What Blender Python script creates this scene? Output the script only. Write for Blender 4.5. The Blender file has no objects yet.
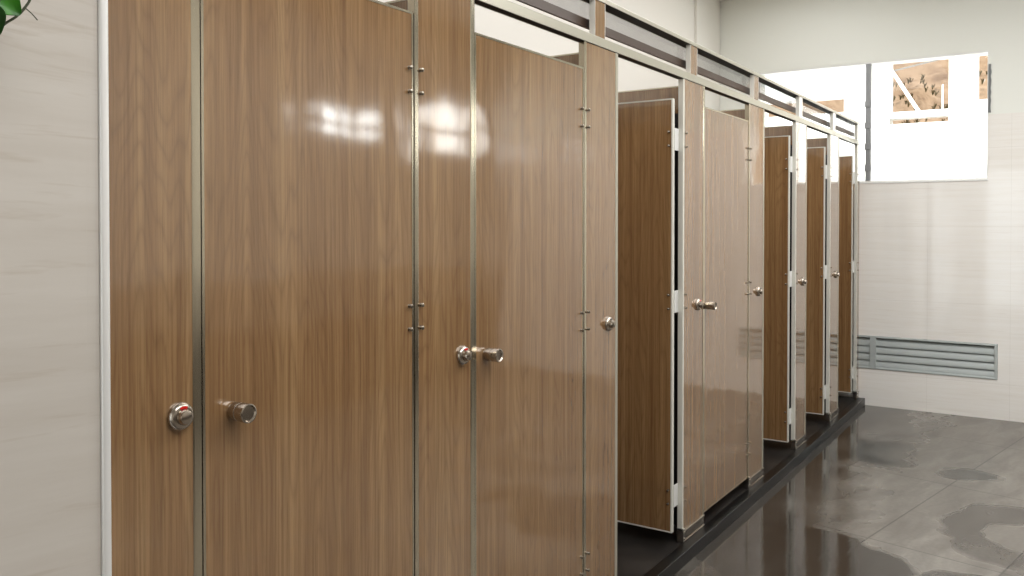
import bpy, bmesh, math, random
from mathutils import Vector, Matrix
random.seed(7)
sc = bpy.context.scene
C = sc.collection
PI = math.pi

# ------------------------------------------------------------------ materials
def mat(name):
    m = bpy.data.materials.new(name); m.use_nodes = True
    nt = m.node_tree; nt.nodes.clear()
    out = nt.nodes.new('ShaderNodeOutputMaterial')
    b = nt.nodes.new('ShaderNodeBsdfPrincipled')
    nt.links.new(b.outputs[0], out.inputs[0])
    return m, nt, b, out
def N(nt, t, **kw):
    n = nt.nodes.new(t)
    for k, v in kw.items():
        if k in n.inputs.keys(): n.inputs[k].default_value = v
        else: setattr(n, k, v)
    return n
def lk(nt, a, b): nt.links.new(a, b)
def ramp(nt, fac, stops):
    r = nt.nodes.new('ShaderNodeValToRGB'); cr = r.color_ramp
    while len(cr.elements) < len(stops): cr.elements.new(.5)
    for e, (p, c) in zip(cr.elements, stops):
        e.position = p; e.color = (c[0], c[1], c[2], 1)
    lk(nt, fac, r.inputs[0]); return r
def mixc(nt, fac, a, b, mode='MIX'):
    m = nt.nodes.new('ShaderNodeMix'); m.data_type = 'RGBA'; m.blend_type = mode
    for i, v in ((0, fac), (6, a), (7, b)):
        if hasattr(v, 'is_output'): lk(nt, v, m.inputs[i])
        else: m.inputs[i].default_value = v if i == 0 else (v[0], v[1], v[2], 1)
    return m.outputs[2]
def math_(nt, op, a, b=None, c=None):
    m = nt.nodes.new('ShaderNodeMath'); m.operation = op
    for i, v in enumerate((a, b, c)):
        if v is None: continue
        if hasattr(v, 'is_output'): lk(nt, v, m.inputs[i])
        else: m.inputs[i].default_value = v
    return m.outputs[0]
def srgb(r, g, b):
    f = lambda c: (c/255/12.92 if c/255 <= .04045 else ((c/255+.055)/1.055)**2.4)
    return (f(r), f(g), f(b))
def plain(name, col, rough=.5, metal=0., spec=.5):
    m, nt, b, o = mat(name)
    b.inputs['Base Color'].default_value = (*col, 1)
    b.inputs['Roughness'].default_value = rough
    b.inputs['Metallic'].default_value = metal
    b.inputs['Specular IOR Level'].default_value = spec
    tc = N(nt, 'ShaderNodeTexCoord')
    n = N(nt, 'ShaderNodeTexNoise', Scale=14., Detail=3.)
    lk(nt, tc.outputs['Object'], n.inputs['Vector'])
    r = N(nt, 'ShaderNodeMapRange'); r.inputs['To Min'].default_value = max(0, rough-.012); r.inputs['To Max'].default_value = rough+.012
    lk(nt, n.outputs[0], r.inputs[0]); lk(nt, r.outputs[0], b.inputs['Roughness'])
    return m

def wood():
    m, nt, b, o = mat('oak_laminate')
    tc = N(nt, 'ShaderNodeTexCoord'); oi = N(nt, 'ShaderNodeObjectInfo')
    rnd = N(nt, 'ShaderNodeCombineXYZ')
    for i in range(3): lk(nt, math_(nt, 'MULTIPLY', oi.outputs['Random'], (13., 37., 9.)[i]), rnd.inputs[i])
    ad = N(nt, 'ShaderNodeVectorMath', operation='ADD')
    lk(nt, tc.outputs['Object'], ad.inputs[0]); lk(nt, rnd.outputs[0], ad.inputs[1])
    def mp(s):
        q = N(nt, 'ShaderNodeMapping'); q.inputs['Scale'].default_value = s
        lk(nt, ad.outputs[0], q.inputs[0]); return q.outputs[0]
    # cathedral figure: contour bands of a field stretched along the grain
    n1 = N(nt, 'ShaderNodeTexNoise', Scale=1., Detail=2., Roughness=.45)
    lk(nt, mp((7., 7., .75)), n1.inputs['Vector'])
    ring = math_(nt, 'FRACT', math_(nt, 'MULTIPLY', n1.outputs[0], 24.))
    ringd = math_(nt, 'POWER', math_(nt, 'ABSOLUTE', math_(nt, 'SUBTRACT', math_(nt, 'MULTIPLY', ring, 2.), 1.)), 3.)
    n2 = N(nt, 'ShaderNodeTexNoise', Scale=1., Detail=5., Roughness=.6)
    lk(nt, mp((185., 185., 2.4)), n2.inputs['Vector'])
    n3 = N(nt, 'ShaderNodeTexNoise', Scale=1., Detail=3., Roughness=.55)
    lk(nt, mp((40., 40., .55)), n3.inputs['Vector'])
    n4 = N(nt, 'ShaderNodeTexNoise', Scale=1., Detail=4., Roughness=.7)
    lk(nt, mp((420., 420., 14.)), n4.inputs['Vector'])
    base = ramp(nt, n3.outputs[0], [(.3, WOOD_D), (.52, WOOD_M), (.72, WOOD_L)])
    c = mixc(nt, math_(nt, 'MULTIPLY', ringd, .30), base.outputs[0], WOOD_X)
    fine = ramp(nt, n2.outputs[0], [(.36, (.73, .69, .63)), (.60, (1.09, 1.09, 1.09))])
    c = mixc(nt, .75, c, fine.outputs[0], 'MULTIPLY')
    pore = ramp(nt, n4.outputs[0], [(.36, (.70, .64, .56)), (.46, (1, 1, 1))])
    c = mixc(nt, .55, c, pore.outputs[0], 'MULTIPLY')
    lk(nt, c, b.inputs['Base Color'])
    b.inputs['Roughness'].default_value = .085
    b.inputs['IOR'].default_value = 2.05
    b.inputs['Coat Weight'].default_value = .7; b.inputs['Coat Roughness'].default_value = .07; b.inputs['Coat IOR'].default_value = 1.5
    # the laminate is slightly wavy, which breaks up its reflections
    nb = N(nt, 'ShaderNodeTexNoise', Scale=1., Detail=1.)
    lk(nt, mp((4.5, 4.5, 3.)), nb.inputs['Vector'])
    bp = N(nt, 'ShaderNodeBump', Strength=.16, Distance=.03)
    lk(nt, nb.outputs[0], bp.inputs['Height']); lk(nt, bp.outputs[0], b.inputs['Normal'])
    return m
WOOD_L = srgb(157, 125, 87); WOOD_M = srgb(145, 112, 76); WOOD_D = srgb(130, 97, 64); WOOD_X = srgb(100, 69, 43)
M_wood = wood()

def steel(name, col, rough, aniso=False):
    m, nt, b, o = mat(name)
    b.inputs['Metallic'].default_value = 1.
    b.inputs['Base Color'].default_value = (*col, 1)
    tc = N(nt, 'ShaderNodeTexCoord'); q = N(nt, 'ShaderNodeMapping'); q.inputs['Scale'].default_value = (200, 200, 3)
    lk(nt, tc.outputs['Object'], q.inputs[0])
    n = N(nt, 'ShaderNodeTexNoise', Scale=1., Detail=2.); lk(nt, q.outputs[0], n.inputs['Vector'])
    r = N(nt, 'ShaderNodeMapRange'); r.inputs['To Min'].default_value = rough*.7; r.inputs['To Max'].default_value = rough*1.3
    lk(nt, n.outputs[0], r.inputs[0]); lk(nt, r.outputs[0], b.inputs['Roughness'])
    return m
M_trim = steel('champagne_aluminium', srgb(216, 208, 188), .16)
M_steel = steel('brushed_steel', srgb(176, 166, 154), .2)
M_chrome = steel('polished_chrome', srgb(225, 222, 216), .08)
M_bright = plain('bright_aluminium', srgb(240, 240, 238), .3, .35)
M_bolt = steel('bolt_steel', srgb(150, 142, 130), .25)
M_galv = plain('grey_louvre_metal', srgb(196, 203, 202), .28, .3); M_ventback = plain('vent_backing', srgb(160, 166, 165), .6)
M_red = plain('red_indicator', srgb(215, 20, 15), .3)
M_darkind = plain('dark_indicator', srgb(40, 24, 20), .3)
M_rail = plain('rail_aluminium', srgb(186, 182, 166), .3, .45); M_satin = plain('satin_aluminium', srgb(226, 224, 214), .3, .25)
M_brown = plain('brown_rail', srgb(70, 54, 44), .45)
M_black = plain('black_shade_and_bracket', srgb(18, 17, 16), .6)  # black for painted-in gap and underside shade, also the pot bracket
M_greypanel = plain('grey_panel', srgb(190, 190, 184), .25)
M_white = plain('white_lacquer', srgb(236, 233, 224), .35)
M_plaster = plain('white_plaster', srgb(234, 230, 222), .7)
M_plaster_far = plain('far_plaster', srgb(238, 239, 232), .7)
M_ceiling = plain('ceiling_paint', srgb(236, 235, 230), .8)
M_frame = plain('white_window_frame', srgb(238, 238, 236), .4)
M_greybar = plain('grey_mullion', srgb(150, 152, 154), .45, .2)
M_pot = plain('white_pot', srgb(225, 222, 215), .35)
M_soil = plain('soil', srgb(60, 42, 30), .9)
M_vine = plain('vine_stem', srgb(46, 52, 22), .6)
M_render = plain('white_facade', srgb(246, 245, 242), .8)

def tile_marble(name, cola, colb, vein, tw, th, ox, oz, axis, rough=.06, grout=(.55, .52, .47), veinslope=-.12, zscale=16., gw=.0022):
    """glazed tile with horizontal streaks and thin joints; axis = world axis the tiles run along"""
    m, nt, b, o = mat(name)
    g = N(nt, 'ShaderNodeNewGeometry'); s = N(nt, 'ShaderNodeSeparateXYZ'); lk(nt, g.outputs['Position'], s.inputs[0])
    u = s.outputs[axis]; z = s.outputs[2]
    zz = math_(nt, 'ADD', z, math_(nt, 'MULTIPLY', u, veinslope))
    cv = N(nt, 'ShaderNodeCombineXYZ')
    lk(nt, math_(nt, 'MULTIPLY', u, 1.6), cv.inputs[0]); lk(nt, math_(nt, 'MULTIPLY', zz, zscale), cv.inputs[1])
    n1 = N(nt, 'ShaderNodeTexNoise', Scale=1., Detail=6., Roughness=.62); lk(nt, cv.outputs[0], n1.inputs['Vector'])
    cv2 = N(nt, 'ShaderNodeCombineXYZ')
    lk(nt, math_(nt, 'MULTIPLY', u, 3.5), cv2.inputs[0]); lk(nt, math_(nt, 'MULTIPLY', zz, zscale*2.6), cv2.inputs[1])
    n2 = N(nt, 'ShaderNodeTexNoise', Scale=1., Detail=4., Roughness=.6, Distortion=.4); lk(nt, cv2.outputs[0], n2.inputs['Vector'])
    base = ramp(nt, n1.outputs[0], [(.32, colb), (.62, cola)])
    v = ramp(nt, n2.outputs[0], [(.3, (1, 1, 1)), (.42, (0, 0, 0))])
    c = mixc(nt, math_(nt, 'MULTIPLY', v.outputs[0], .45), base.outputs[0], vein)
    def joint(co, off, w):
        f = math_(nt, 'FRACT', math_(nt, 'DIVIDE', math_(nt, 'SUBTRACT', co, off), w))
        d = math_(nt, 'MINIMUM', f, math_(nt, 'SUBTRACT', 1., f))
        return math_(nt, 'LESS_THAN', math_(nt, 'MULTIPLY', d, w), gw*.5)
    j = math_(nt, 'MAXIMUM', joint(u, ox, tw), joint(z, oz, th))
    c = mixc(nt, math_(nt, 'MULTIPLY', j, .5), c, grout)
    lk(nt, c, b.inputs['Base Color'])
    b.inputs['Roughness'].default_value = rough; b.inputs['IOR'].default_value = 1.7
    bp = N(nt, 'ShaderNodeBump', Strength=.2, Distance=.002); bp.invert = True
    lk(nt, j, bp.inputs['Height']); lk(nt, bp.outputs[0], b.inputs['Normal'])
    return m
M_tile_left = tile_marble('greige_streaked_tile', srgb(200, 194, 186), srgb(192, 185, 176), srgb(172, 159, 144), 1.2, .62, -.4, 1.087, 1, .12, zscale=14., veinslope=.04, gw=.001)
M_tile_far = tile_marble('cream_gloss_tile', srgb(249, 246, 241), srgb(244, 240, 233), srgb(228, 221, 212), .553, .585, .497, .265, 0, .05, zscale=40., veinslope=0., gw=.0014)

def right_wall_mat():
    m, nt, b, o = mat('right_wall_reflection_bands')
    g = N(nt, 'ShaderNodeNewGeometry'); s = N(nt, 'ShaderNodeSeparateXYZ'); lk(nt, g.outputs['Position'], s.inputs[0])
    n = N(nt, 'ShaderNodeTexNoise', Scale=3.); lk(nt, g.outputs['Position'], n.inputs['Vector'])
    c = mixc(nt, math_(nt, 'GREATER_THAN', s.outputs[2], .70), srgb(90, 84, 77), srgb(140, 133, 124))  # dark lower bands added so low reflections in doors and edging darken
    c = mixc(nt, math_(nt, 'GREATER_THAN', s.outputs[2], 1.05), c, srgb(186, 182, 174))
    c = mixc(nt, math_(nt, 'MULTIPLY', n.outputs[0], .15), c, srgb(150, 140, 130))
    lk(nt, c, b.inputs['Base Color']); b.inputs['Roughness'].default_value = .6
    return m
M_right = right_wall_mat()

def floor_mat():
    m, nt, b, o = mat('wet_grey_tile')
    g = N(nt, 'ShaderNodeNewGeometry')
    rot = N(nt, 'ShaderNodeMapping'); rot.inputs['Location'].default_value = (-.679, -4.334, 0)
    lk(nt, g.outputs['Position'], rot.inputs[0])
    rot2 = N(nt, 'ShaderNodeMapping'); rot2.inputs['Rotation'].default_value = (0, 0, math.radians(11.5))
    lk(nt, rot.outputs[0], rot2.inputs[0])
    s = N(nt, 'ShaderNodeSeparateXYZ'); lk(nt, rot2.outputs[0], s.inputs[0])
    u, v = s.outputs[0], s.outputs[1]
    W = .555
    def cell(co, w): return math_(nt, 'FLOOR', math_(nt, 'DIVIDE', co, w))
    def joint(co, w, gw):
        f = math_(nt, 'FRACT', math_(nt, 'DIVIDE', co, w))
        d = math_(nt, 'MINIMUM', f, math_(nt, 'SUBTRACT', 1., f))
        return math_(nt, 'LESS_THAN', math_(nt, 'MULTIPLY', d, w), gw*.5)
    j = math_(nt, 'MAXIMUM', joint(u, W, .008), joint(math_(nt, 'ADD', v, .2), W*2, .007))
    cid = N(nt, 'ShaderNodeCombineXYZ'); lk(nt, cell(u, W), cid.inputs[0]); lk(nt, cell(math_(nt, 'ADD', v, .2), W*2), cid.inputs[1])
    wn = N(nt, 'ShaderNodeTexWhiteNoise'); lk(nt, cid.outputs[0], wn.inputs['Vector'])
    # cloudy stone figure, streaked along the tile
    st = N(nt, 'ShaderNodeMapping'); st.inputs['Scale'].default_value = (5., 1.6, 1)
    lk(nt, rot2.outputs[0], st.inputs[0])
    n1 = N(nt, 'ShaderNodeTexNoise', Scale=1.6, Detail=7., Roughness=.6, Distortion=.5); lk(nt, st.outputs[0], n1.inputs['Vector'])
    n3 = N(nt, 'ShaderNodeTexNoise', Scale=46., Detail=4.); lk(nt, g.outputs['Position'], n3.inputs['Vector'])
    base = ramp(nt, n1.outputs[0], [(.3, srgb(92, 87, 80)), (.7, srgb(134, 129, 121))])
    c = mixc(nt, math_(nt, 'MULTIPLY', wn.outputs[0], .35), base.outputs[0], srgb(92, 84, 76))
    c = mixc(nt, .25, c, n3.outputs[0], 'OVERLAY')
    # wetness: mopped swathes and puddles
    n2 = N(nt, 'ShaderNodeTexNoise', Scale=2.2, Detail=3., Roughness=.5, Distortion=.6); lk(nt, g.outputs['Position'], n2.inputs['Vector'])
    p = N(nt, 'ShaderNodeSeparateXYZ'); lk(nt, g.outputs['Position'], p.inputs[0])
    n5 = N(nt, 'ShaderNodeTexNoise', Scale=1.7, Detail=2.); lk(nt, g.outputs['Position'], n5.inputs['Vector'])
    s5 = N(nt, 'ShaderNodeSeparateColor'); lk(nt, n5.outputs['Color'], s5.inputs[0])
    x = math_(nt, 'ADD', p.outputs[0], math_(nt, 'MULTIPLY', math_(nt, 'SUBTRACT', s5.outputs[0], .5), .35))
    y = math_(nt, 'ADD', p.outputs[1], math_(nt, 'MULTIPLY', math_(nt, 'SUBTRACT', s5.outputs[1], .5), .6))
    def ell(cx, cy, rx, ry, ang=0.):
        ca, sa = math.cos(ang), math.sin(ang)
        dx = math_(nt, 'SUBTRACT', x, cx); dy = math_(nt, 'SUBTRACT', y, cy)
        a = math_(nt, 'DIVIDE', math_(nt, 'ADD', math_(nt, 'MULTIPLY', dx, ca), math_(nt, 'MULTIPLY', dy, sa)), rx)
        d = math_(nt, 'DIVIDE', math_(nt, 'SUBTRACT', math_(nt, 'MULTIPLY', dy, ca), math_(nt, 'MULTIPLY', dx, sa)), ry)
        return math_(nt, 'SQRT', math_(nt, 'ADD', math_(nt, 'MULTIPLY', a, a), math_(nt, 'MULTIPLY', d, d)))
    wob = math_(nt, 'MULTIPLY', math_(nt, 'SUBTRACT', n2.outputs[0], .5), .9)
    def soft(d, edge, wdt):
        r = N(nt, 'ShaderNodeMapRange'); r.interpolation_type = 'SMOOTHSTEP'
        r.inputs['From Min'].default_value = edge-wdt; r.inputs['From Max'].default_value = edge+wdt
        r.inputs['To Min'].default_value = 1.; r.inputs['To Max'].default_value = 0.
        lk(nt, math_(nt, 'ADD', d, wob), r.inputs[0]); return r.outputs[0]
    w1 = soft(ell(.42, 3.66, .50, .44, .25), 1., .10)                      # swathe in the foreground
    ring = math_(nt, 'ABSOLUTE', math_(nt, 'SUBTRACT', ell(1.25, 4.55, .30, .38), 1.))
    w2 = soft(ring, .28, .08)                                              # drying ring at right
    w3 = soft(ell(.92, 5.52, .16, .14), 1., .2)
    w4 = soft(math_(nt, 'ABSOLUTE', math_(nt, 'SUBTRACT', x, .10)), .30, .26)  # along the kerb
    w5 = soft(ell(.3, 4.5, .2, .5, .2), 1., .3)
    w6 = soft(ell(1.02, 3.75, .2, .22), 1., .1)
    wet = w1
    for q, k in ((w2, .6), (w3, .5), (w4, .95), (w5, .5), (w6, .8)): wet = math_(nt, 'MAXIMUM', wet, math_(nt, 'MULTIPLY', q, k))
    c = mixc(nt, math_(nt, 'MULTIPLY', wet, .92), c, mixc(nt, .92, c, srgb(34, 29, 24)))
    c = mixc(nt, math_(nt, 'MULTIPLY', j, .75), c, srgb(50, 45, 40))
    lk(nt, c, b.inputs['Base Color'])
    r = N(nt, 'ShaderNodeMapRange'); r.inputs['To Min'].default_value = .30; r.inputs['To Max'].default_value = .06
    lk(nt, math_(nt, 'ADD', wet, math_(nt, 'MULTIPLY', math_(nt, 'SUBTRACT', n1.outputs[0], .5), .5)), r.inputs[0])
    lk(nt, r.outputs[0], b.inputs['Roughness'])
    b.inputs['IOR'].default_value = 1.5
    bp = N(nt, 'ShaderNodeBump', Strength=.12, Distance=.006); lk(nt, n1.outputs[0], bp.inputs['Height']); lk(nt, bp.outputs[0], b.inputs['Normal'])
    return m
M_floor = floor_mat()

def granite():
    m, nt, b, o = mat('black_granite')
    g = N(nt, 'ShaderNodeNewGeometry')
    n = N(nt, 'ShaderNodeTexNoise', Scale=60., Detail=5.); lk(nt, g.outputs['Position'], n.inputs['Vector'])
    r = ramp(nt, n.outputs[0], [(.35, srgb(12, 11, 11)), (.7, srgb(30, 29, 27))])
    lk(nt, r.outputs[0], b.inputs['Base Color']); b.inputs['Roughness'].default_value = .28; b.inputs['Specular IOR Level'].default_value = .3
    return m
M_granite = granite()
def stall_floor():
    m, nt, b, o = mat('dark_stall_tile')
    g = N(nt, 'ShaderNodeNewGeometry')
    n = N(nt, 'ShaderNodeTexNoise', Scale=5., Detail=5.); lk(nt, g.outputs['Position'], n.inputs['Vector'])
    r = ramp(nt, n.outputs[0], [(.3, srgb(22, 20, 19)), (.7, srgb(48, 45, 42))])
    lk(nt, r.outputs[0], b.inputs['Base Color']); b.inputs['Roughness'].default_value = .4; b.inputs['Specular IOR Level'].default_value = .3
    return m
M_stall = stall_floor()

def glass(name='clear_glass', tint=(.97, .985, .98, 1)):
    m, nt, b, o = mat(name); nt.nodes.remove(b)
    t = N(nt, 'ShaderNodeBsdfTransparent'); t.inputs[0].default_value = tint
    gl = N(nt, 'ShaderNodeBsdfGlossy', Roughness=.02); fr = N(nt, 'ShaderNodeFresnel', IOR=1.45); ge = N(nt, 'ShaderNodeNewGeometry')
    mx = N(nt, 'ShaderNodeMixShader'); lk(nt, math_(nt, 'MULTIPLY', fr.outputs[0], math_(nt, 'SUBTRACT', 1., ge.outputs['Backfacing'])), mx.inputs[0]); lk(nt, t.outputs[0], mx.inputs[1]); lk(nt, gl.outputs[0], mx.inputs[2])
    lk(nt, mx.outputs[0], o.inputs[0]); return m
M_glass = glass(); M_smoke = glass('smoky_acrylic', (.78, .78, .79, 1))

def hill_mat():
    m, nt, b, o = mat('dry_hillside')
    g = N(nt, 'ShaderNodeNewGeometry')
    n = N(nt, 'ShaderNodeTexNoise', Scale=1.1, Detail=9., Roughness=.7, Distortion=.6); lk(nt, g.outputs['Position'], n.inputs['Vector'])
    n2 = N(nt, 'ShaderNodeTexNoise', Scale=5., Detail=8., Roughness=.8); lk(nt, g.outputs['Position'], n2.inputs['Vector'])
    c = ramp(nt, n.outputs[0], [(.34, srgb(92, 68, 48)), (.5, srgb(130, 106, 83)), (.68, srgb(150, 127, 106))])
    d = ramp(nt, n2.outputs[0], [(.38, (.6, .57, .52)), (.5, (1, 1, 1))])
    lk(nt, mixc(nt, .7, c.outputs[0], d.outputs[0], 'MULTIPLY'), b.inputs['Base Color']); b.inputs['Roughness'].default_value = .9
    return m
M_hill = hill_mat()
def leaf_mat(name, a, bcol):
    m, nt, b, o = mat(name)
    tc = N(nt, 'ShaderNodeTexCoord'); n = N(nt, 'ShaderNodeTexNoise', Scale=22., Detail=3.); lk(nt, tc.outputs['Object'], n.inputs['Vector'])
    r = ramp(nt, n.outputs[0], [(.35, a), (.65, bcol)]); lk(nt, r.outputs[0], b.inputs['Base Color'])
    b.inputs['Roughness'].default_value = .28
    return m
M_leaf = leaf_mat('pothos_leaf', srgb(16, 70, 6), srgb(52, 126, 12))
M_leaf_dark = leaf_mat('pothos_leaf_dark', srgb(14, 48, 10), srgb(30, 84, 16))  # darker green tone, given to some of the leaves
M_shrub = leaf_mat('dry_shrub', srgb(50, 48, 26), srgb(92, 76, 46))

# ------------------------------------------------------------------ mesh helpers
def BM(): return bmesh.new()
def box(bm, x0, x1, y0, y1, z0, z1):
    vs = [bm.verts.new(p) for p in ((x0,y0,z0),(x1,y0,z0),(x1,y1,z0),(x0,y1,z0),(x0,y0,z1),(x1,y0,z1),(x1,y1,z1),(x0,y1,z1))]
    for f in ((3,2,1,0),(4,5,6,7),(0,1,5,4),(1,2,6,5),(2,3,7,6),(3,0,4,7)): bm.faces.new([vs[i] for i in f])
    return bm
def prism(bm, pts, axis, a0, a1):
    """extrude a 2-D outline along axis (0 x, 1 y, 2 z)"""
    def P(p, a):
        return {0:(a,p[0],p[1]), 1:(p[0],a,p[1]), 2:(p[0],p[1],a)}[axis]
    A = [bm.verts.new(P(p, a0)) for p in pts]; B = [bm.verts.new(P(p, a1)) for p in pts]
    n = len(pts)
    for i in range(n): bm.faces.new((A[i], A[(i+1)%n], B[(i+1)%n], B[i]))
    bm.faces.new(A[::-1]); bm.faces.new(B)
    bmesh.ops.recalc_face_normals(bm, faces=bm.faces)
    return bm
def lathe_x(bm, prof, cy, cz, seg=32):
    """prof: list of (x, r); spun about an axis along x"""
    rings = []
    for x, r in prof:
        if r < 1e-6: rings.append([bm.verts.new((x, cy, cz))])
        else: rings.append([bm.verts.new((x, cy+r*math.cos(2*PI*i/seg), cz+r*math.sin(2*PI*i/seg))) for i in range(seg)])
    for a, b in zip(rings, rings[1:]):
        for i in range(seg):
            q = [a[i%len(a)], a[(i+1)%len(a)], b[(i+1)%len(b)], b[i%len(b)]]
            q = list(dict.fromkeys(q))
            if len(q) > 2: bm.faces.new(q)
    for rg in (rings[0], rings[-1]):
        if len(rg) > 2: bm.faces.new(rg)
    bmesh.ops.recalc_face_normals(bm, faces=bm.faces)
    return bm
def lathe_z(bm, prof, cx, cy, seg=32):
    lathe_x(bm, [(z, r) for z, r in prof], 0, 0, seg)
    for v in bm.verts: v.co = Vector((cx+v.co.y, cy+v.co.z, v.co.x))
    bmesh.ops.recalc_face_normals(bm, faces=bm.faces)
    return bm
def tube(bm, pts, rad, seg=8):
    pts = [Vector(p) for p in pts]; rings = []
    for i, p in enumerate(pts):
        t = (pts[min(i+1, len(pts)-1)]-pts[max(i-1, 0)]).normalized()
        a = t.cross(Vector((.3, .2, 1))).normalized(); b = t.cross(a)
        r = rad[i] if isinstance(rad, (list, tuple)) else rad
        rings.append([bm.verts.new(p+a*r*math.cos(2*PI*k/seg)+b*r*math.sin(2*PI*k/seg)) for k in range(seg)])
    for A, B in zip(rings, rings[1:]):
        for k in range(seg): bm.faces.new((A[k], A[(k+1)%seg], B[(k+1)%seg], B[k]))
    bm.faces.new(rings[0][::-1]); bm.faces.new(rings[-1])
    bmesh.ops.recalc_face_normals(bm, faces=bm.faces)
    return bm
def obj(name, bm, m, parent=None, bevel=0., smooth=False):
    me = bpy.data.meshes.new(name); bm.to_mesh(me); bm.free()
    me.materials.append(m)
    if smooth:
        for p in me.polygons: p.use_smooth = True
        try: me.set_sharp_from_angle(angle=math.radians(40))
        except Exception: pass
    o = bpy.data.objects.new(name, me); C.objects.link(o)
    if parent: o.parent = parent
    if bevel:
        md = o.modifiers.new('bevel', 'BEVEL'); md.width = bevel; md.segments = 2; md.limit_method = 'ANGLE'
    return o
def tag(o, label=None, cat=None, group=None, kind=None):
    if label: o['label'] = label
    if cat: o['category'] = cat
    if group: o['group'] = group
    if kind: o['kind'] = kind
    return o
def thing(name, label, cat, loc=(0,0,0), rotz=0., group=None):
    o = bpy.data.objects.new(name, None); C.objects.link(o); o.empty_display_size = .05
    o.location = loc; o.rotation_euler = (0, 0, rotz)
    return tag(o, label, cat, group)
def struct(name, bm, m, label=None, cat=None, parent=None, **k):
    o = obj(name, bm, m, parent, **k)
    if not parent: tag(o, label, cat, None, 'structure')
    return o

# ------------------------------------------------------------------ measurements (metres)
YF = 7.184            # far wall
XB = -1.18            # wall behind the cubicles
XR = 3.6              # wall opposite the cubicles
YB = -2.0             # wall behind the camera
ZC = 3.4
KH = .055             # height of the plinth the cubicles stand on
ZD0, ZD1 = .112, 1.992
PIL = [(.839, 1.027), (1.665, 1.927), (2.572, 2.833), (3.468, 3.728), (4.372, 4.640), (5.283, 5.544), (6.180, 6.457), (7.092, 7.180)]
HINGE = [(1.848, 1.788), (1.144, 1.084), (.297, .238)]

# ------------------------------------------------------------------ setting
struct('floor', box(BM(), .052, XR, YB, YF, -.12, 0), M_floor, 'wet grey stone tile floor in front of the cubicles', 'floor')
struct('floor', box(BM(), XB, .0, .84, YF, -.12, KH-.002), M_stall, 'raised dark tile floor inside the cubicles', 'floor')
struct('trim_1', box(BM(), .0005, .0515, .84, YF-.001, -.1, KH), M_granite, 'black granite kerb running along the foot of the cubicles', 'kerb', bevel=.002)
struct('ceiling', box(BM(), XB-.2, XR+.2, YB-.2, YF+.2, ZC, ZC+.1), M_ceiling, 'plain white ceiling above the washroom', 'ceiling')
struct('wall_left', box(BM(), XB, 0, YB, .822, -.1, ZC), M_tile_left, 'greige tiled wall with horizontal streaks left of the cubicles', 'wall')
# rounded bright edge strip between tile wall and first pilaster
bm = BM(); pts = [(-.02, .8225), (.004, .8225)]
for i in range(9):
    a = PI*i/8; pts.append((.004+.004*math.sin(a), .8305-.008*math.cos(a)))
pts += [(.004, .8382), (-.02, .8382)]
struct('trim_2', prism(bm, pts, 2, 0.001, ZC-.001), M_bright, 'bright metal corner strip where tiled wall meets cubicles', 'edge strip', smooth=True)
struct('wall_back', box(BM(), XB-.15, XB, .0, YF, -.1, ZC), M_plaster, 'white plastered wall rising behind the cubicles', 'wall')
struct('trim_3', box(BM(), XB+.001, XB+.021, 6.63, YF-.002, 0.06, ZC-.002), M_plaster, 'shallow white pier in the corner behind the cubicles', 'pier')
# far wall: tiled part, painted part, opening for the window
WX0, WX1, WZ0, WZ1 = -.82, .899, 1.786, 2.742
TZ = 2.267
bm = BM()
for a in ((XB-.15, XR, -.1, .295), (XB-.15, -.45, .295, .56), (.972, XR, .295, .56), (XB-.15, XR, .56, WZ0), (XB-.15, WX0, WZ0, TZ), (WX1, XR, WZ0, TZ)):
    box(bm, a[0], a[1], YF, YF+.2, a[2], a[3])
struct('wall_far', bm, M_tile_far, 'far wall faced with glossy cream tiles under the window', 'wall')
bm = BM()
for a in ((XB-.15, WX0, TZ, ZC), (WX1, XR, TZ, ZC), (WX0, WX1, WZ1, ZC)):
    box(bm, a[0], a[1], YF+.004, YF+.2, a[2], a[3])
struct('wall_far_upper', bm, M_plaster_far, 'pale grey painted upper part of far wall around window', 'wall')
# wall behind camera with a glazed entrance
DX0, DX1, DZ1 = .2, .85, 2.42
bm = BM()
for a in ((-.1, DX0, -.1, ZC), (DX1, XR, -.1, ZC), (DX0, DX1, DZ1, ZC)): box(bm, a[0], a[1], YB-.2, YB, a[2], a[3])
struct('wall_rear', bm, M_plaster, 'plastered wall behind the camera', 'wall')
d = struct('door_1', box(BM(), DX0+.001, DX0+.05, YB-.12, YB-.06, 0.01, DZ1-.001), M_frame, 'glazed entrance door behind the camera', 'door')
bm = BM(); box(bm, DX1-.05, DX1-.001, YB-.12, YB-.06, .01, DZ1-.001); box(bm, DX0+.05, DX1-.05, YB-.12, YB-.06, DZ1-.05, DZ1-.001); box(bm, DX0+.05, DX1-.05, YB-.12, YB-.06, .01, .06); box(bm, DX0+.05, DX1-.05, YB-.115, YB-.065, 1.02, 1.07)
obj('door_frame', bm, M_frame, d)
obj('pane', box(BM(), DX0+.05, DX1-.05, YB-.093, YB-.087, .06, DZ1-.05), M_glass, d)
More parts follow.
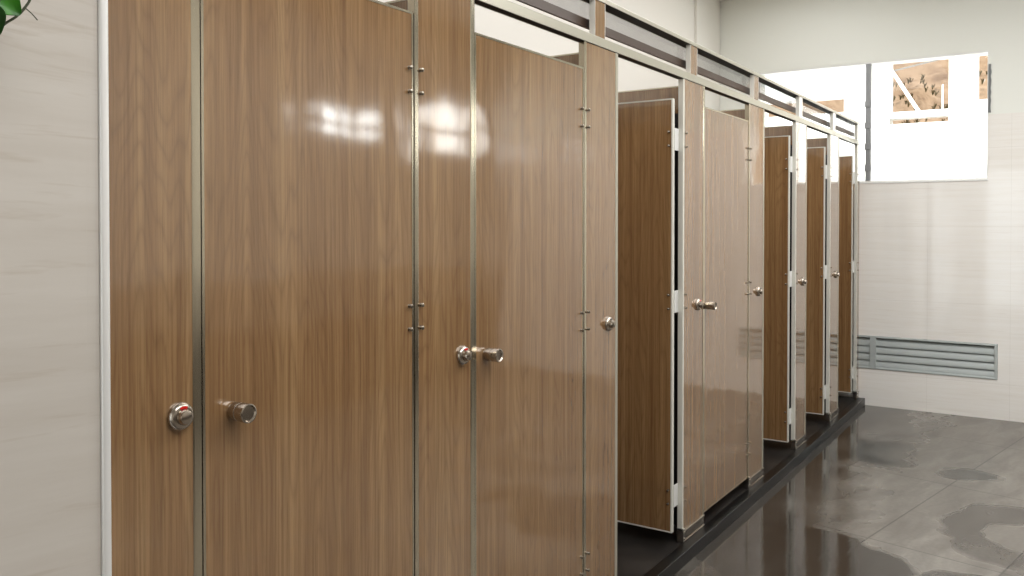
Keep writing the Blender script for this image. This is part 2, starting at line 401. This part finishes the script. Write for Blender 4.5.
# wall opposite the cubicles with two high windows
RW = [(4.66, 5.60, 2.17, 2.48), (6.14, 7.04, 2.10, 2.66)]
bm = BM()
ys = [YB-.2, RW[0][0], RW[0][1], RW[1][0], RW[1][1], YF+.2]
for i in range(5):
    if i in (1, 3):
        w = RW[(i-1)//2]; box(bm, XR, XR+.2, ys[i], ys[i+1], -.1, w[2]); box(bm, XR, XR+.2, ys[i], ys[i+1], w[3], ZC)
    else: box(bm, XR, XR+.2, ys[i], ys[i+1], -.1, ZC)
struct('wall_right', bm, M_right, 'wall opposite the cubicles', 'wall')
for i, (y0, y1, z0, z1) in enumerate(RW):
    bm = BM(); t = .035
    box(bm, XR+.05, XR+.1, y0+.001, y1-.001, z0+.001, z0+t); box(bm, XR+.05, XR+.1, y0+.001, y1-.001, z1-t, z1-.001)
    box(bm, XR+.05, XR+.1, y0+.001, y0+t, z0+t, z1-t); box(bm, XR+.05, XR+.1, y1-t, y1-.001, z0+t, z1-t)
    w = struct('window_%d' % (i+2), bm, M_greybar, 'small high window in the wall opposite the cubicles, ' + ('nearer the camera' if i == 0 else 'nearer the far wall'), 'window')
    bm = BM(); ym = y0+(y1-y0)*.62; box(bm, XR+.055, XR+.095, ym-.03, ym+.03, z0+t, z1-t); zm = (z0+z1)/2 - .02; box(bm, XR+.055, XR+.095, y0+t, ym-.03, zm-.025, zm+.025); box(bm, XR+.055, XR+.095, ym+.03, y1-t, zm-.025, zm+.025)
    obj('mullion', bm, M_greybar, w)
    obj('pane', box(BM(), XR+.072, XR+.076, y0+t, y1-t, z0+t, z1-t), M_glass, w)

# the big window in the far wall
bm = BM(); t = .012; ya, yb = YF+.006, YF+.05
box(bm, WX0, WX1, ya, yb, WZ0, WZ0+.012); box(bm, WX0, WX1, ya, yb, WZ1-t, WZ1)
box(bm, WX0, WX0+t, ya, yb, WZ0+.012, WZ1-t); box(bm, WX1-t*.6, WX1, ya, yb, WZ0+.012, WZ1-t)
win = struct('window_1', bm, M_frame, 'wide aluminium window high in the far wall, glaring with daylight', 'window')
obj('mullion', box(BM(), .042, .079, ya-.005, yb, WZ0+.012, WZ1-t), M_greybar, win)['label'] = 'grey upright between the two panes'
bm = BM()
for z in (1.90, 2.07, 2.24, 2.41): box(bm, .036, .085, ya-.012, ya+.01, z-.025, z+.025)
obj('mullion_clip', bm, M_greybar, win, bevel=.004)
obj('pane', box(BM(), WX0+t, .042, YF+.026, YF+.031, WZ0+.012, WZ1-t), M_glass, win)
obj('pane', box(BM(), .079, WX1-t*.6, YF+.026, YF+.031, WZ0+.012, WZ1-t), M_glass, win)
obj('sill', box(BM(), WX0, WX1, YF-.006, YF+.005, WZ0-.012, WZ0-.0005), M_frame, win, bevel=.002)
bm = BM(); pts = [(.899, 2.64)]
zs = [2.64-.03*i for i in range(13)]
R_ = [(.899+.018+random.uniform(-.005, .005), z) for z in zs]
pts = [(.898, zs[-1])] + R_[::-1] + [(.898, zs[0])]
prism(bm, [(a, b) for a, b in pts], 1, YF-.004, YF+.003)
obj('jamb_strip', bm, plain('dark_jamb_strip', srgb(120, 122, 122), .7), win)['label'] = 'ragged dark strip beside the right jamb'  # ragged strip, darker than the frame next to it

# ventilation louvre low in the far wall
vg = thing('ventilation_grille', 'grey metal louvred ventilation grille set low in the far wall', 'vent', (.26, YF, .295))
def V(bm, x0, x1, y0, y1, z0, z1): return box(bm, x0-.26, x1-.26, y0, y1, z0-.295, z1-.295)
bm = BM()
V(bm, -.448, .97, -.008, .03, .297, .309); V(bm, -.448, .97, -.008, .03, .545, .558)
V(bm, .950, .97, -.008, .03, .309, .545); V(bm, -.448, -.43, -.008, .03, .309, .545)
V(bm, .085, .131, -.008, .03, .309, .545)
obj('frame', bm, M_galv, vg, bevel=.002)
obj('backing', V(BM(), -.446, .968, .10, .11, .297, .557), M_ventback, vg)
def slat(x0, x1, z):
    bm = BM()
    pts = [(.004, -.036), (.010, -.037), (.050, .034), (.044, .038), (.026, .022), (.008, .004), (.004, -.020)]
    prism(bm, [(p[0], p[1]+z-.295) for p in pts], 0, x0-.26, x1-.26)
    return bm
for x0, x1 in ((.131, .95), (-.43, .085)):
    for k in range(4): obj('slat', slat(x0, x1, .345+.057*k), M_galv, vg)

# ------------------------------------------------------------------ cubicle fronts
def bolt_bm(bm, y, z, L=.011, x=0.):
    lathe_x(bm, [(x-.001, .0052), (x+.002, .0052), (x+.0022, .0036), (x+L*.6, .0036), (x+L*.62, .0055), (x+L*.85, .0052), (x+L, .0028), (x+L+.0005, 0)], y, z, 12)
    return bm
T = .020       # panel thickness
TW = .019      # width of the metal edging
def edging(bm, ya, yb, z0, z1, side):
    """U-shaped edging that wraps a vertical panel edge; ya is the outer edge, yb the inner"""
    o, i = (ya, yb)
    s = 1 if i > o else -1
    pts = [(-T-.0015, o), (.0005, o), (.0018, o+s*.0015), (.0018, i-s*.003), (.0004, i), (-.0002, i), (-.0002, o+s*.0012), (-T+.0002, o+s*.0012), (-T+.0002, i), (-T-.0015, i)]
    prism(bm, pts, 2, z0, z1)
    return bm
pil_words = ['first cubicle pilaster beside the tiled wall, lock showing red', 'pilaster between the first and second closed doors, with reddish lock window',
 'pilaster between the second closed door and the first open cubicle', 'pilaster between the first open cubicle and third closed door',
 'pilaster between the third closed door and second open cubicle', 'pilaster between the second and third open cubicles from camera',
 'pilaster between the third open cubicle and the last one', 'narrow end pilaster standing against the far wall']
for i, (L, R) in enumerate(PIL):
    p = thing('cubicle_pilaster', 'wood-grain laminate ' + pil_words[i], 'cubicle pilaster', (0, L, KH), 0, 'upright panels of the cubicle fronts')
    W = R-L; z0, z1 = .052, 2.083-KH
    hasL, hasR = i > 0, i < 7
    a = TW*.2 if hasL else .0
    obj('panel', box(BM(), -T, 0, (.0015 if hasL else 0), W-(.0015 if hasR else 0), z0, z1), M_wood, p, bevel=.0006)
    if hasL: obj('edging', edging(BM(), 0, TW*.85, z0, z1, 0), M_satin if i in (3, 5, 6, 7) else M_trim, p)
    if hasR: obj('edging', edging(BM(), W, W-TW*1.05, z0, z1, 0), M_rail if i in (2, 4, 5, 6) else M_trim, p)
    # metal shoe with rims, and the chromed foot at its hinge end
    bm = BM(); box(bm, -T-.002, .003, .004, W-.001, .0005, z0-.0005); box(bm, .003, .007, .004, W-.001, .0005, .006); box(bm, .003, .007, .004, W-.001, z0-.007, z0-.0005)
    obj('shoe', bm, M_steel, p, bevel=.001)
    if hasL:
        bm = None; f = obj('foot', box(BM(), -T-.004, .009, .0, .014, .0005, .064), M_chrome, p, bevel=.003)
        for zs_ in (.018, .046): obj('screw', bolt_bm(BM(), .007, zs_, .005, .0092), M_bolt, f, smooth=True)
        for h, (za, zb) in enumerate(HINGE):
            if i == 1 and h == 1: za, zb = 1.241, 1.182
            for z in (za, zb): obj('bolt', bolt_bm(BM(), .0235, z-KH), M_bolt, p, smooth=True)
    if hasR:
        zl = 1.087-KH
        yl = (.978, 1.869, 2.755, 3.646, 4.542, 5.456, 6.366)[i]-L
        lk_ = obj('lock', lathe_x(BM(), [(0, .0262), (.004, .0268), (.008, .026), (.0125, .022), (.0135, .0205), (.0135, .0150), (.020, .0146), (.0245, .0128), (.0262, .008), (.0265, 0)], yl, zl, 40), M_steel, p, smooth=True)
        bm = BM()
        pts = []
        for k in range(9):
            a_ = PI/2-.42+.84*k/8; pts.append((yl+.0203*math.cos(a_), zl+.0203*math.sin(a_)))
        for k in range(9):
            a_ = PI/2+.42-.84*k/8; pts.append((yl+.0158*math.cos(a_), zl+.0158*math.sin(a_)))
        prism(bm, pts, 0, .0120, .0146)
        q = obj('indicator', bm, M_red if i in (0, 1, 3) else M_darkind, lk_)
        q['label'] = 'red occupied window' if i in (0, 1, 3) else 'dark indicator window'

# doors: hung on the pilaster to their right
door_words = ['closed oak-grain cubicle door nearest the camera, beside the tiled wall', 'closed oak-grain cubicle door, second from the camera',
 'oak-grain cubicle door standing open, nearest of the open doors', 'closed oak-grain cubicle door between two open cubicles',
 'oak-grain cubicle door standing open just past the last closed door', 'oak-grain cubicle door standing open, second from the far wall',
 'oak-grain cubicle door standing open, nearest the far wall']
OPEN = (2, 4, 5, 6)
for i in range(7):
    y0, y1 = PIL[i][1], PIL[i+1][0]
    W = y1-y0-.006
    op = i in OPEN
    if op: loc, rz = (-.0225, y1-.060, ZD0), -PI/2
    else: loc, rz = (-.0012, y1-.0035, ZD0), 0.
    d = thing('cubicle_door', door_words[i], 'cubicle door', loc, rz, 'cubicle doors')
    H = ZD1-ZD0; e = .006
    obj('panel', box(BM(), -T, 0, -W+.0012, -.0012, .0012, H-.0012), M_wood, d, bevel=.0006)
    bm = BM()
    for (ya, yb, za, zb) in ((-W, -W+.0012, 0, H), (-.0012, 0, 0, H), (-W+.0012, -.0012, H-.0012, H), (-W+.0012, -.0012, 0, .0012)):
        box(bm, -T-.0012, .0012, ya, yb, za, zb)
    for (ya, yb, za, zb) in ((-W+.0012, -W+e, 0, H), (-e, -.0012, 0, H), (-W+e, -e, H-e, H-.0012), (-W+e, -e, .0012, e)):
        box(bm, .0001, .0012, ya, yb, za, zb); box(bm, -T-.0012, -T-.0001, ya, yb, za, zb)
    obj('edging', bm, M_satin if op else M_trim, d)
    for h, (za, zb) in enumerate(HINGE):
        if i == 0 and h == 1: za, zb = 1.241, 1.182
        zm = (za+zb)/2-ZD0
        bm = BM()
        if op:
            # leaf folded on the edge of the door, with the knuckle between door and pilaster
            box(bm, -.0602, -.0195, .0003, .003, zm-.048, zm+.048)
            for k in range(3):
                a0 = zm-.048+.032*k
                b2 = BM(); lathe_z(b2, [(a0, .0035), (a0+.031, .003)], -.040, .0022, 12)
                me = bpy.data.meshes.new('t'); b2.to_mesh(me); b2.free(); bm.from_mesh(me); bpy.data.meshes.remove(me)
        else:
            box(bm, -T-.0045, -T-.0016, -.032, .0037, zm-.052, zm+.052)
            b2 = BM(); lathe_z(b2, [(zm-.052, .0030), (zm+.052, .0030)], -T-.0062, .0, 12)
            me = bpy.data.meshes.new('t'); b2.to_mesh(me); b2.free(); bm.from_mesh(me); bpy.data.meshes.remove(me)
        hg = obj('hinge', bm, M_bright, d, smooth=True)
        for z in (za, zb): obj('bolt', bolt_bm(BM(), -.016, z-ZD0), M_bolt, hg, smooth=True)
    yk, zk = -W+.0735, 1.074-ZD0
    if i == 1: yk = -W+.057
    if i == 3: yk = -W+.0225
    kb = obj('knob', lathe_x(BM(), [(0, .0155), (.003, .0158), (.0035, .0178), (.006, .0186), (.021, .0186), (.0215, .0176), (.0235, .0176), (.024, .0188), (.044, .0198), (.0465, .0194), (.0475, .017), (.044, .0145), (.0435, 0)], yk, zk, 36), M_steel, d, smooth=True)
    if not op:
        obj('catch', box(BM(), -T-.010, -T-.0015, -W+.004, -W+.05, zk-.015, zk+.015), M_steel, d, bevel=.001)

# dividers between the cubicles
div_words = ['first closed cubicle and the second', 'second closed cubicle and the first open one', 'first open cubicle and the third closed one',
 'third closed cubicle and the second open one', 'second open cubicle and the third', 'third open cubicle and the last']
for i in range(1, 7):
    L, R = PIL[i]; ym = (L+R)/2
    d = thing('cubicle_divider', 'wood-grain partition panel between the ' + div_words[i-1], 'partition', (-.034, ym, KH), 0, 'partition panels between the cubicles')
    obj('panel', box(BM(), XB+.03, 0, -.010, .010, .05, 2.068-KH), M_wood, d)
    obj('edging', box(BM(), XB+.03, 0, -.0112, .0112, 2.068-KH+.0003, 2.074-KH), M_trim, d)
    for fx in (XB+.06, -.75): obj('foot', box(BM(), fx, fx+.04, -.012, .012, -.001, .0495), M_chrome, d)
    bm = BM(); prism(bm, [(.002, -.014), (.002, .014), (-.085, .014), (-.085, .0115), (-.0005, .0115), (-.0005, -.0115), (-.085, -.0115), (-.085, -.014)], 2, .03, 1.95-KH)  # black strip standing in for the shaded gap beside open doors
    obj('channel', bm, M_black, d)['label'] = 'black strip added at the front edge to darken the door gap'

# header frame over the whole run: lower rail, short posts, upper rail
hd = thing('header_frame', 'long header frame over the cubicle doors, two rails joined by short wood-grain posts', 'header frame', (0, .839, 2.0835))
YL = YF-.003-.839
def HB(bm, x0, x1, y0, y1, z0, z1): return box(bm, x0, x1, y0, y1, z0-2.0835, z1-2.0835)
# channel section, open underneath
def channel(xa, xb, z0, z1, t=.004):
    pts = [(xb, z0), (xb, z1-.003), (xb-.003, z1), (xa, z1), (xa, z0), (xa+t, z0), (xa+t, z1-t-.004), (xb-t, z1-t-.004), (xb-t, z0)]
    return prism(BM(), [(a, b-2.0835) for a, b in pts], 1, 0, YL)
obj('lower_rail', channel(-.032, .004, 2.0845, 2.1175), M_rail, hd)
obj('rail_underside_shade', HB(BM(), -.0279, -.0002, 0, YL, 2.0848, 2.1085), M_black, hd)  # black fill painting in the shade under the lower rail
obj('upper_rail', channel(-.050, .004, 2.2455, 2.262), M_rail, hd)
obj('rail_underside_shade', HB(BM(), -.0458, -.0002, 0, YL, 2.2457, 2.2535), M_black, hd)  # same painted-in shade, beneath the upper rail
posts = [(.845, .925), (1.735, 1.815)] + [(2.649, 2.729), (3.552, 3.631), (4.453, 4.530), (5.358, 5.436), (6.26, 6.338), (7.09, 7.168)]
for a, b in posts:
    q = obj('post', HB(BM(), -.020, .0, a-.839+.002, b-.839-.002, 2.118, 2.245), M_wood, hd)
    for yy in (a, b-.002): obj('edging', HB(BM(), -.021, .001, yy-.839, yy-.839+.002, 2.118, 2.245), M_white, q)
obj('rear_rail', HB(BM(), -.050, -.040, 0, YL, 2.152, 2.184), M_brown, hd)['label'] = 'dark brown rail behind the posts'
obj('infill_panel', HB(BM(), -.048, -.042, 0, YL, 2.184, 2.2455), M_smoke, hd)['label'] = 'grey strip above the brown rail'
# ------------------------------------------------------------------ hanging pothos at top left
pt = thing('trailing_pothos', 'leafy green pothos trailing in front of the streaked greige tiled wall', 'plant', (.12, .38, 1.86))
O = Vector((.12, .38, 1.86))
bm = BM(); lathe_z(bm, [(0, .055), (.01, .06), (.11, .085), (.125, .088), (.125, .08), (.10, .076), (.10, 0)], 0, 0, 32)
pot = obj('pot', bm, M_pot, pt, smooth=True)
obj('soil', lathe_z(BM(), [(.1005, .074), (.108, .05), (.11, 0)], 0, 0, 24), M_soil, pot)
bm = BM(); box(bm, -.1195, -.11, -.03, .03, -.05, .10); tube(bm, [(-.112, 0, .03), (-.09, 0, .0), (-.05, 0, -.006), (.05, 0, -.006)], .005); 
for k in range(24):
    a = 2*PI*k/24; a2 = 2*PI*(k+1)/24
    tube(bm, [(.068*math.cos(a), .068*math.sin(a), -.006+.035), (.068*math.cos(a2), .068*math.sin(a2), -.006+.035)], .004, 6)
tube(bm, [(-.112, 0, .03), (-.068, 0, .029)], .005)
obj('wall_bracket', bm, M_black, pot)
def sm(pts, n=6):
    out = []; P = [Vector(p) for p in pts]
    for i in range(len(P)-1):
        p0, p1, p2, p3 = P[max(i-1, 0)], P[i], P[i+1], P[min(i+2, len(P)-1)]
        for k in range(n):
            t = k/n
            out.append(.5*((2*p1)+(p2-p0)*t+(2*p0-5*p1+4*p2-p3)*t*t+(3*p1-p0-3*p2+p3)*t**3))
    out.append(P[-1]); return out
vines = [sm([(.12, .40, 1.965), (.125, .50, 2.02), (.115, .60, 1.95), (.10, .656, 1.84), (.10, .660, 1.795), (.10, .650, 1.772), (.10, .637, 1.756), (.10, .620, 1.741), (.105, .600, 1.715), (.11, .575, 1.67)]),
         sm([(.14, .36, 1.965), (.19, .40, 2.01), (.215, .44, 1.93), (.215, .45, 1.80), (.21, .44, 1.66), (.2, .45, 1.52)]),
         sm([(.12, .34, 1.965), (.16, .27, 2.02), (.18, .22, 1.92), (.17, .20, 1.76), (.18, .19, 1.6)])]
for v in vines: obj('vine', tube(BM(), [p-O for p in v], .0019), M_vine, pt, smooth=True)
obj('tendril', tube(BM(), [Vector(p)-O for p in sm([(.10, .6505, 1.773), (.102, .659, 1.766), (.104, .667, 1.757)], 3)], .0009, 6), M_vine, pt)
def leaf(tip, base, normal, width, m):
    """heart-shaped leaf from base to tip, cupped along its midrib"""
    b0, t0 = Vector(base)-O, Vector(tip)-O
    ax = t0-b0; Ln = ax.length; ax.normalize()
    n = Vector(normal); n = (n-ax*n.dot(ax)).normalized(); sd = ax.cross(n)
    bm = BM(); rows = []
    prof = [(-.10, .30), (-.04, .62), (.08, .88), (.22, 1.), (.38, .96), (.55, .78), (.72, .52), (.87, .25), (1., .0)]
    for s, w in prof:
        row = []
        for k in (-1, -.5, 0, .5, 1):
            back = -.0 if k else (.10 if s < .05 else 0)
            row.append(bm.verts.new(b0+ax*Ln*(s+back)+sd*(k*w*width/2)+n*(abs(k)*w*width*.14-.10*Ln*s*s)))
        rows.append(row)
    for A, B in zip(rows, rows[1:]):
        for k in range(4):
            try: bm.faces.new((A[k], A[k+1], B[k+1], B[k]))
            except ValueError: pass
    bmesh.ops.remove_doubles(bm, verts=bm.verts, dist=1e-5)
    o = obj('leaf', bm, m, pt, smooth=True)
    md = o.modifiers.new('sub', 'SUBSURF'); md.levels = md.render_levels = 2
    so = o.modifiers.new('thick', 'SOLIDIFY'); so.thickness = .0008
    return o
leaf((.118, .640, 1.757), (.112, .592, 1.788), (1., -.35, .15), .060, M_leaf)
leaf((.105, .613, 1.722), (.112, .592, 1.760), (.8, -.6, .1), .040, M_leaf_dark)
leaf((.12, .618, 1.80), (.11, .650, 1.838), (.9, 0, .5), .045, M_leaf)
for vi, v in enumerate(vines):
    for k in range(4, len(v)-1, 5):
        if vi == 0 and v[k].y > .57: continue
        q = v[k]; s = 1 if k % 2 else -1
        leaf((q.x+.045, q.y+.05*s*(.4 if vi == 0 else 1), q.z-.05), q, (1, -.1*s, .6), .055, M_leaf if (k+vi) % 3 else M_leaf_dark)
for k in range(7):
    a = 2*PI*k/7+.3
    base = Vector((.12+.05*math.cos(a), .38+.05*math.sin(a), 1.985)); ti = base+Vector((.065*math.cos(a), .07*math.sin(a), .03))
    if ti.x < .03: ti.x = .03
    leaf(ti, base, (0, 0, 1), .055, M_leaf)

# ------------------------------------------------------------------ outside the far window
bd = thing('building', 'sunlit white concrete frame building outside the far window', 'building', (0, 11., -1.5))
def OB(bm, x0, x1, y0, y1, z0, z1): return box(bm, x0, x1, y0-11., y1-11., z0+1.5, z1+1.5)
for a in ((-.93, -.418), (.229, .515), (1.25, 1.6), (-3.6, -1.95)):
    obj('column', OB(BM(), a[0], a[1], 11., 11.3, -1.5, 4.6), M_render, bd)
obj('beam', OB(BM(), -3.7, 3., 11.02, 11.28, 3.42, 4.6), M_render, bd)
obj('lintel', OB(BM(), -1.95, -.93, 11.02, 11.28, 3.04, 3.42), M_render, bd)
obj('beam', OB(BM(), -.418, .229, 11.02, 11.28, 2.73, 2.80), M_render, bd)
obj('parapet', OB(BM(), -.418, .229, 11.02, 11.28, -1.5, 2.655), M_render, bd)
obj('parapet', OB(BM(), .515, 1.25, 11.02, 11.28, -1.5, 2.88), M_render, bd)
obj('parapet', OB(BM(), -1.95, -.93, 11.02, 11.28, -1.5, 2.845), M_render, bd)
bm = BM(); tube(bm, [(-.45, .1, 3.40+1.5), (-.10, .1, 2.80+1.5)], .022); obj('brace', bm, M_render, bd)
bm = BM(); tube(bm, [(.152, .12, 2.80+1.5), (.152, .12, 3.10+1.5)], .009); obj('rail_post', bm, M_render, bd)
bm = BM(); tube(bm, [(-.418, .12, 3.31+1.5), (.229, .12, 3.42+1.5)], .008); obj('cable', bm, M_greybar, bd)
# hillside
bm = BM(); nx, ny = 60, 40; G_ = []
for j in range(ny):
    row = []
    for i in range(nx):
        x = -16+32*i/(nx-1); y = 14+16*j/(ny-1)
        z = -1.5+(y-14)*.95+random.uniform(-.25, .25)+.5*math.sin(x*.7+j*.3)
        row.append(bm.verts.new((x, y, z)))
    G_.append(row)
for j in range(ny-1):
    for i in range(nx-1): bm.faces.new((G_[j][i], G_[j][i+1], G_[j+1][i+1], G_[j+1][i]))
hill = obj('hillside', bm, M_hill, smooth=True); tag(hill, 'dry tan hillside with scrub beyond the white building', 'hill', None, 'structure')
# ground outside
struct('ground', box(BM(), -18, 18, YF+.25, 14.6, -1.7, -1.5), M_render, 'pale ground outside the far window', 'ground')
# scrub on the slope
bm = BM()
for k in range(420):
    x = random.uniform(-2.6, 1.9); y = random.uniform(16.5, 20.5)
    z0 = -1.55+(y-14)*.95; h = random.uniform(.02, .08)
    for q in range(5):
        a = random.uniform(0, 2*PI); sp = random.uniform(.02, .10)
        c = Vector((x, y-.15, z0)); e = c+Vector((sp*math.cos(a), sp*math.sin(a)-.05, h*random.uniform(.6, 1.1)+.06)); m_ = (c+e)/2+Vector((.02, 0, .03))
        w = Vector((.008, 0, 0))
        bm.faces.new([bm.verts.new(p) for p in (c-w, c+w, m_+w, e, m_-w)])
tag(obj('scrub', bm, M_shrub), 'dry scrub growing on the slope beyond the white building', 'scrub', None, 'stuff')

# ------------------------------------------------------------------ light
w = bpy.data.worlds.new('sky'); sc.world = w; w.use_nodes = True
bg = w.node_tree.nodes['Background']; bg.inputs[0].default_value = (.93, .97, 1., 1); bg.inputs[1].default_value = 2.4
def area(name, loc, size, power, rot, col=(1, 1, 1)):
    l = bpy.data.lights.new(name, 'AREA'); l.shape = 'RECTANGLE'; l.size, l.size_y = size; l.energy = power; l.color = col
    o = bpy.data.objects.new(name, l); C.objects.link(o); o.location = loc; o.rotation_euler = rot; return o
sun = bpy.data.lights.new('sun', 'SUN'); sun.energy = 6.5; sun.angle = .01; sun.color = (1, .95, .88)
so = bpy.data.objects.new('sun', sun); C.objects.link(so)
so.rotation_euler = Vector((.55, .62, -.62)).to_track_quat('-Z', 'Y').to_euler()
area('added_fill_near', (1.9, 1.2, ZC-.02), (1.6, 2.6), 84, (0, 0, 0), (1, 1, 1))  # added overhead fill without a fixture, brightens the near half
area('added_fill_far', (1.5, 4.3, ZC-.02), (1.8, 3.0), 98, (0, 0, 0), (1, 1, 1))  # added overhead fill, no fixture, brightens the far half
area('added_fill_cubicles', (-.3, 4.0, ZC-.02), (.8, 5.5), 31, (0, 0, 0), (1, 1, 1))  # added fill over the cubicles, lifts the wall behind them
for (y0, y1, z0, z1), pw in zip(RW, (7, 10)):
    area('window_daylight', (XR+.19, (y0+y1)/2, (z0+z1)/2), (z1-z0, y1-y0), pw, (0, PI/2, 0), (1, .98, .95))
# daylight entering through the big window
area('far_window_daylight', ((WX0+WX1)/2, YF+.19, (WZ0+WZ1)/2), (WX1-WX0, WZ1-WZ0), 1., (PI/2, 0, PI)).data.cycles.is_portal = True
area('entrance_daylight', ((DX0+DX1)/2, YB-.19, DZ1/2), (DX1-DX0, DZ1), 1., (-PI/2, 0, PI)).data.cycles.is_portal = True

# ------------------------------------------------------------------ camera
cd = bpy.data.cameras.new('camera'); cam = bpy.data.objects.new('camera', cd); C.objects.link(cam); sc.camera = cam
f_px = 841.8; yaw, pitch = .58375, .01367
cd.sensor_fit = 'HORIZONTAL'; cd.sensor_width = 36.; cd.lens = f_px/1024*36.
cd.shift_y = -(288-235.77)/1024
cd.clip_start = .02; cd.clip_end = 200
cam.location = (1.40, 0, 1.45)
fw = Vector((-math.sin(yaw)*math.cos(pitch), math.cos(yaw)*math.cos(pitch), -math.sin(pitch)))
cam.rotation_euler = fw.to_track_quat('-Z', 'Y').to_euler()

sc.view_settings.view_transform = 'Standard'
sc.view_settings.look = 'None'
sc.view_settings.exposure = 0.
sc.cycles.use_denoising = True
sc.cycles.max_bounces = 10; sc.cycles.diffuse_bounces = 5; sc.cycles.glossy_bounces = 5
sc.cycles.transparent_max_bounces = 12
sc.cycles.sample_clamp_indirect = 6.
sc.cycles.caustics_reflective = False
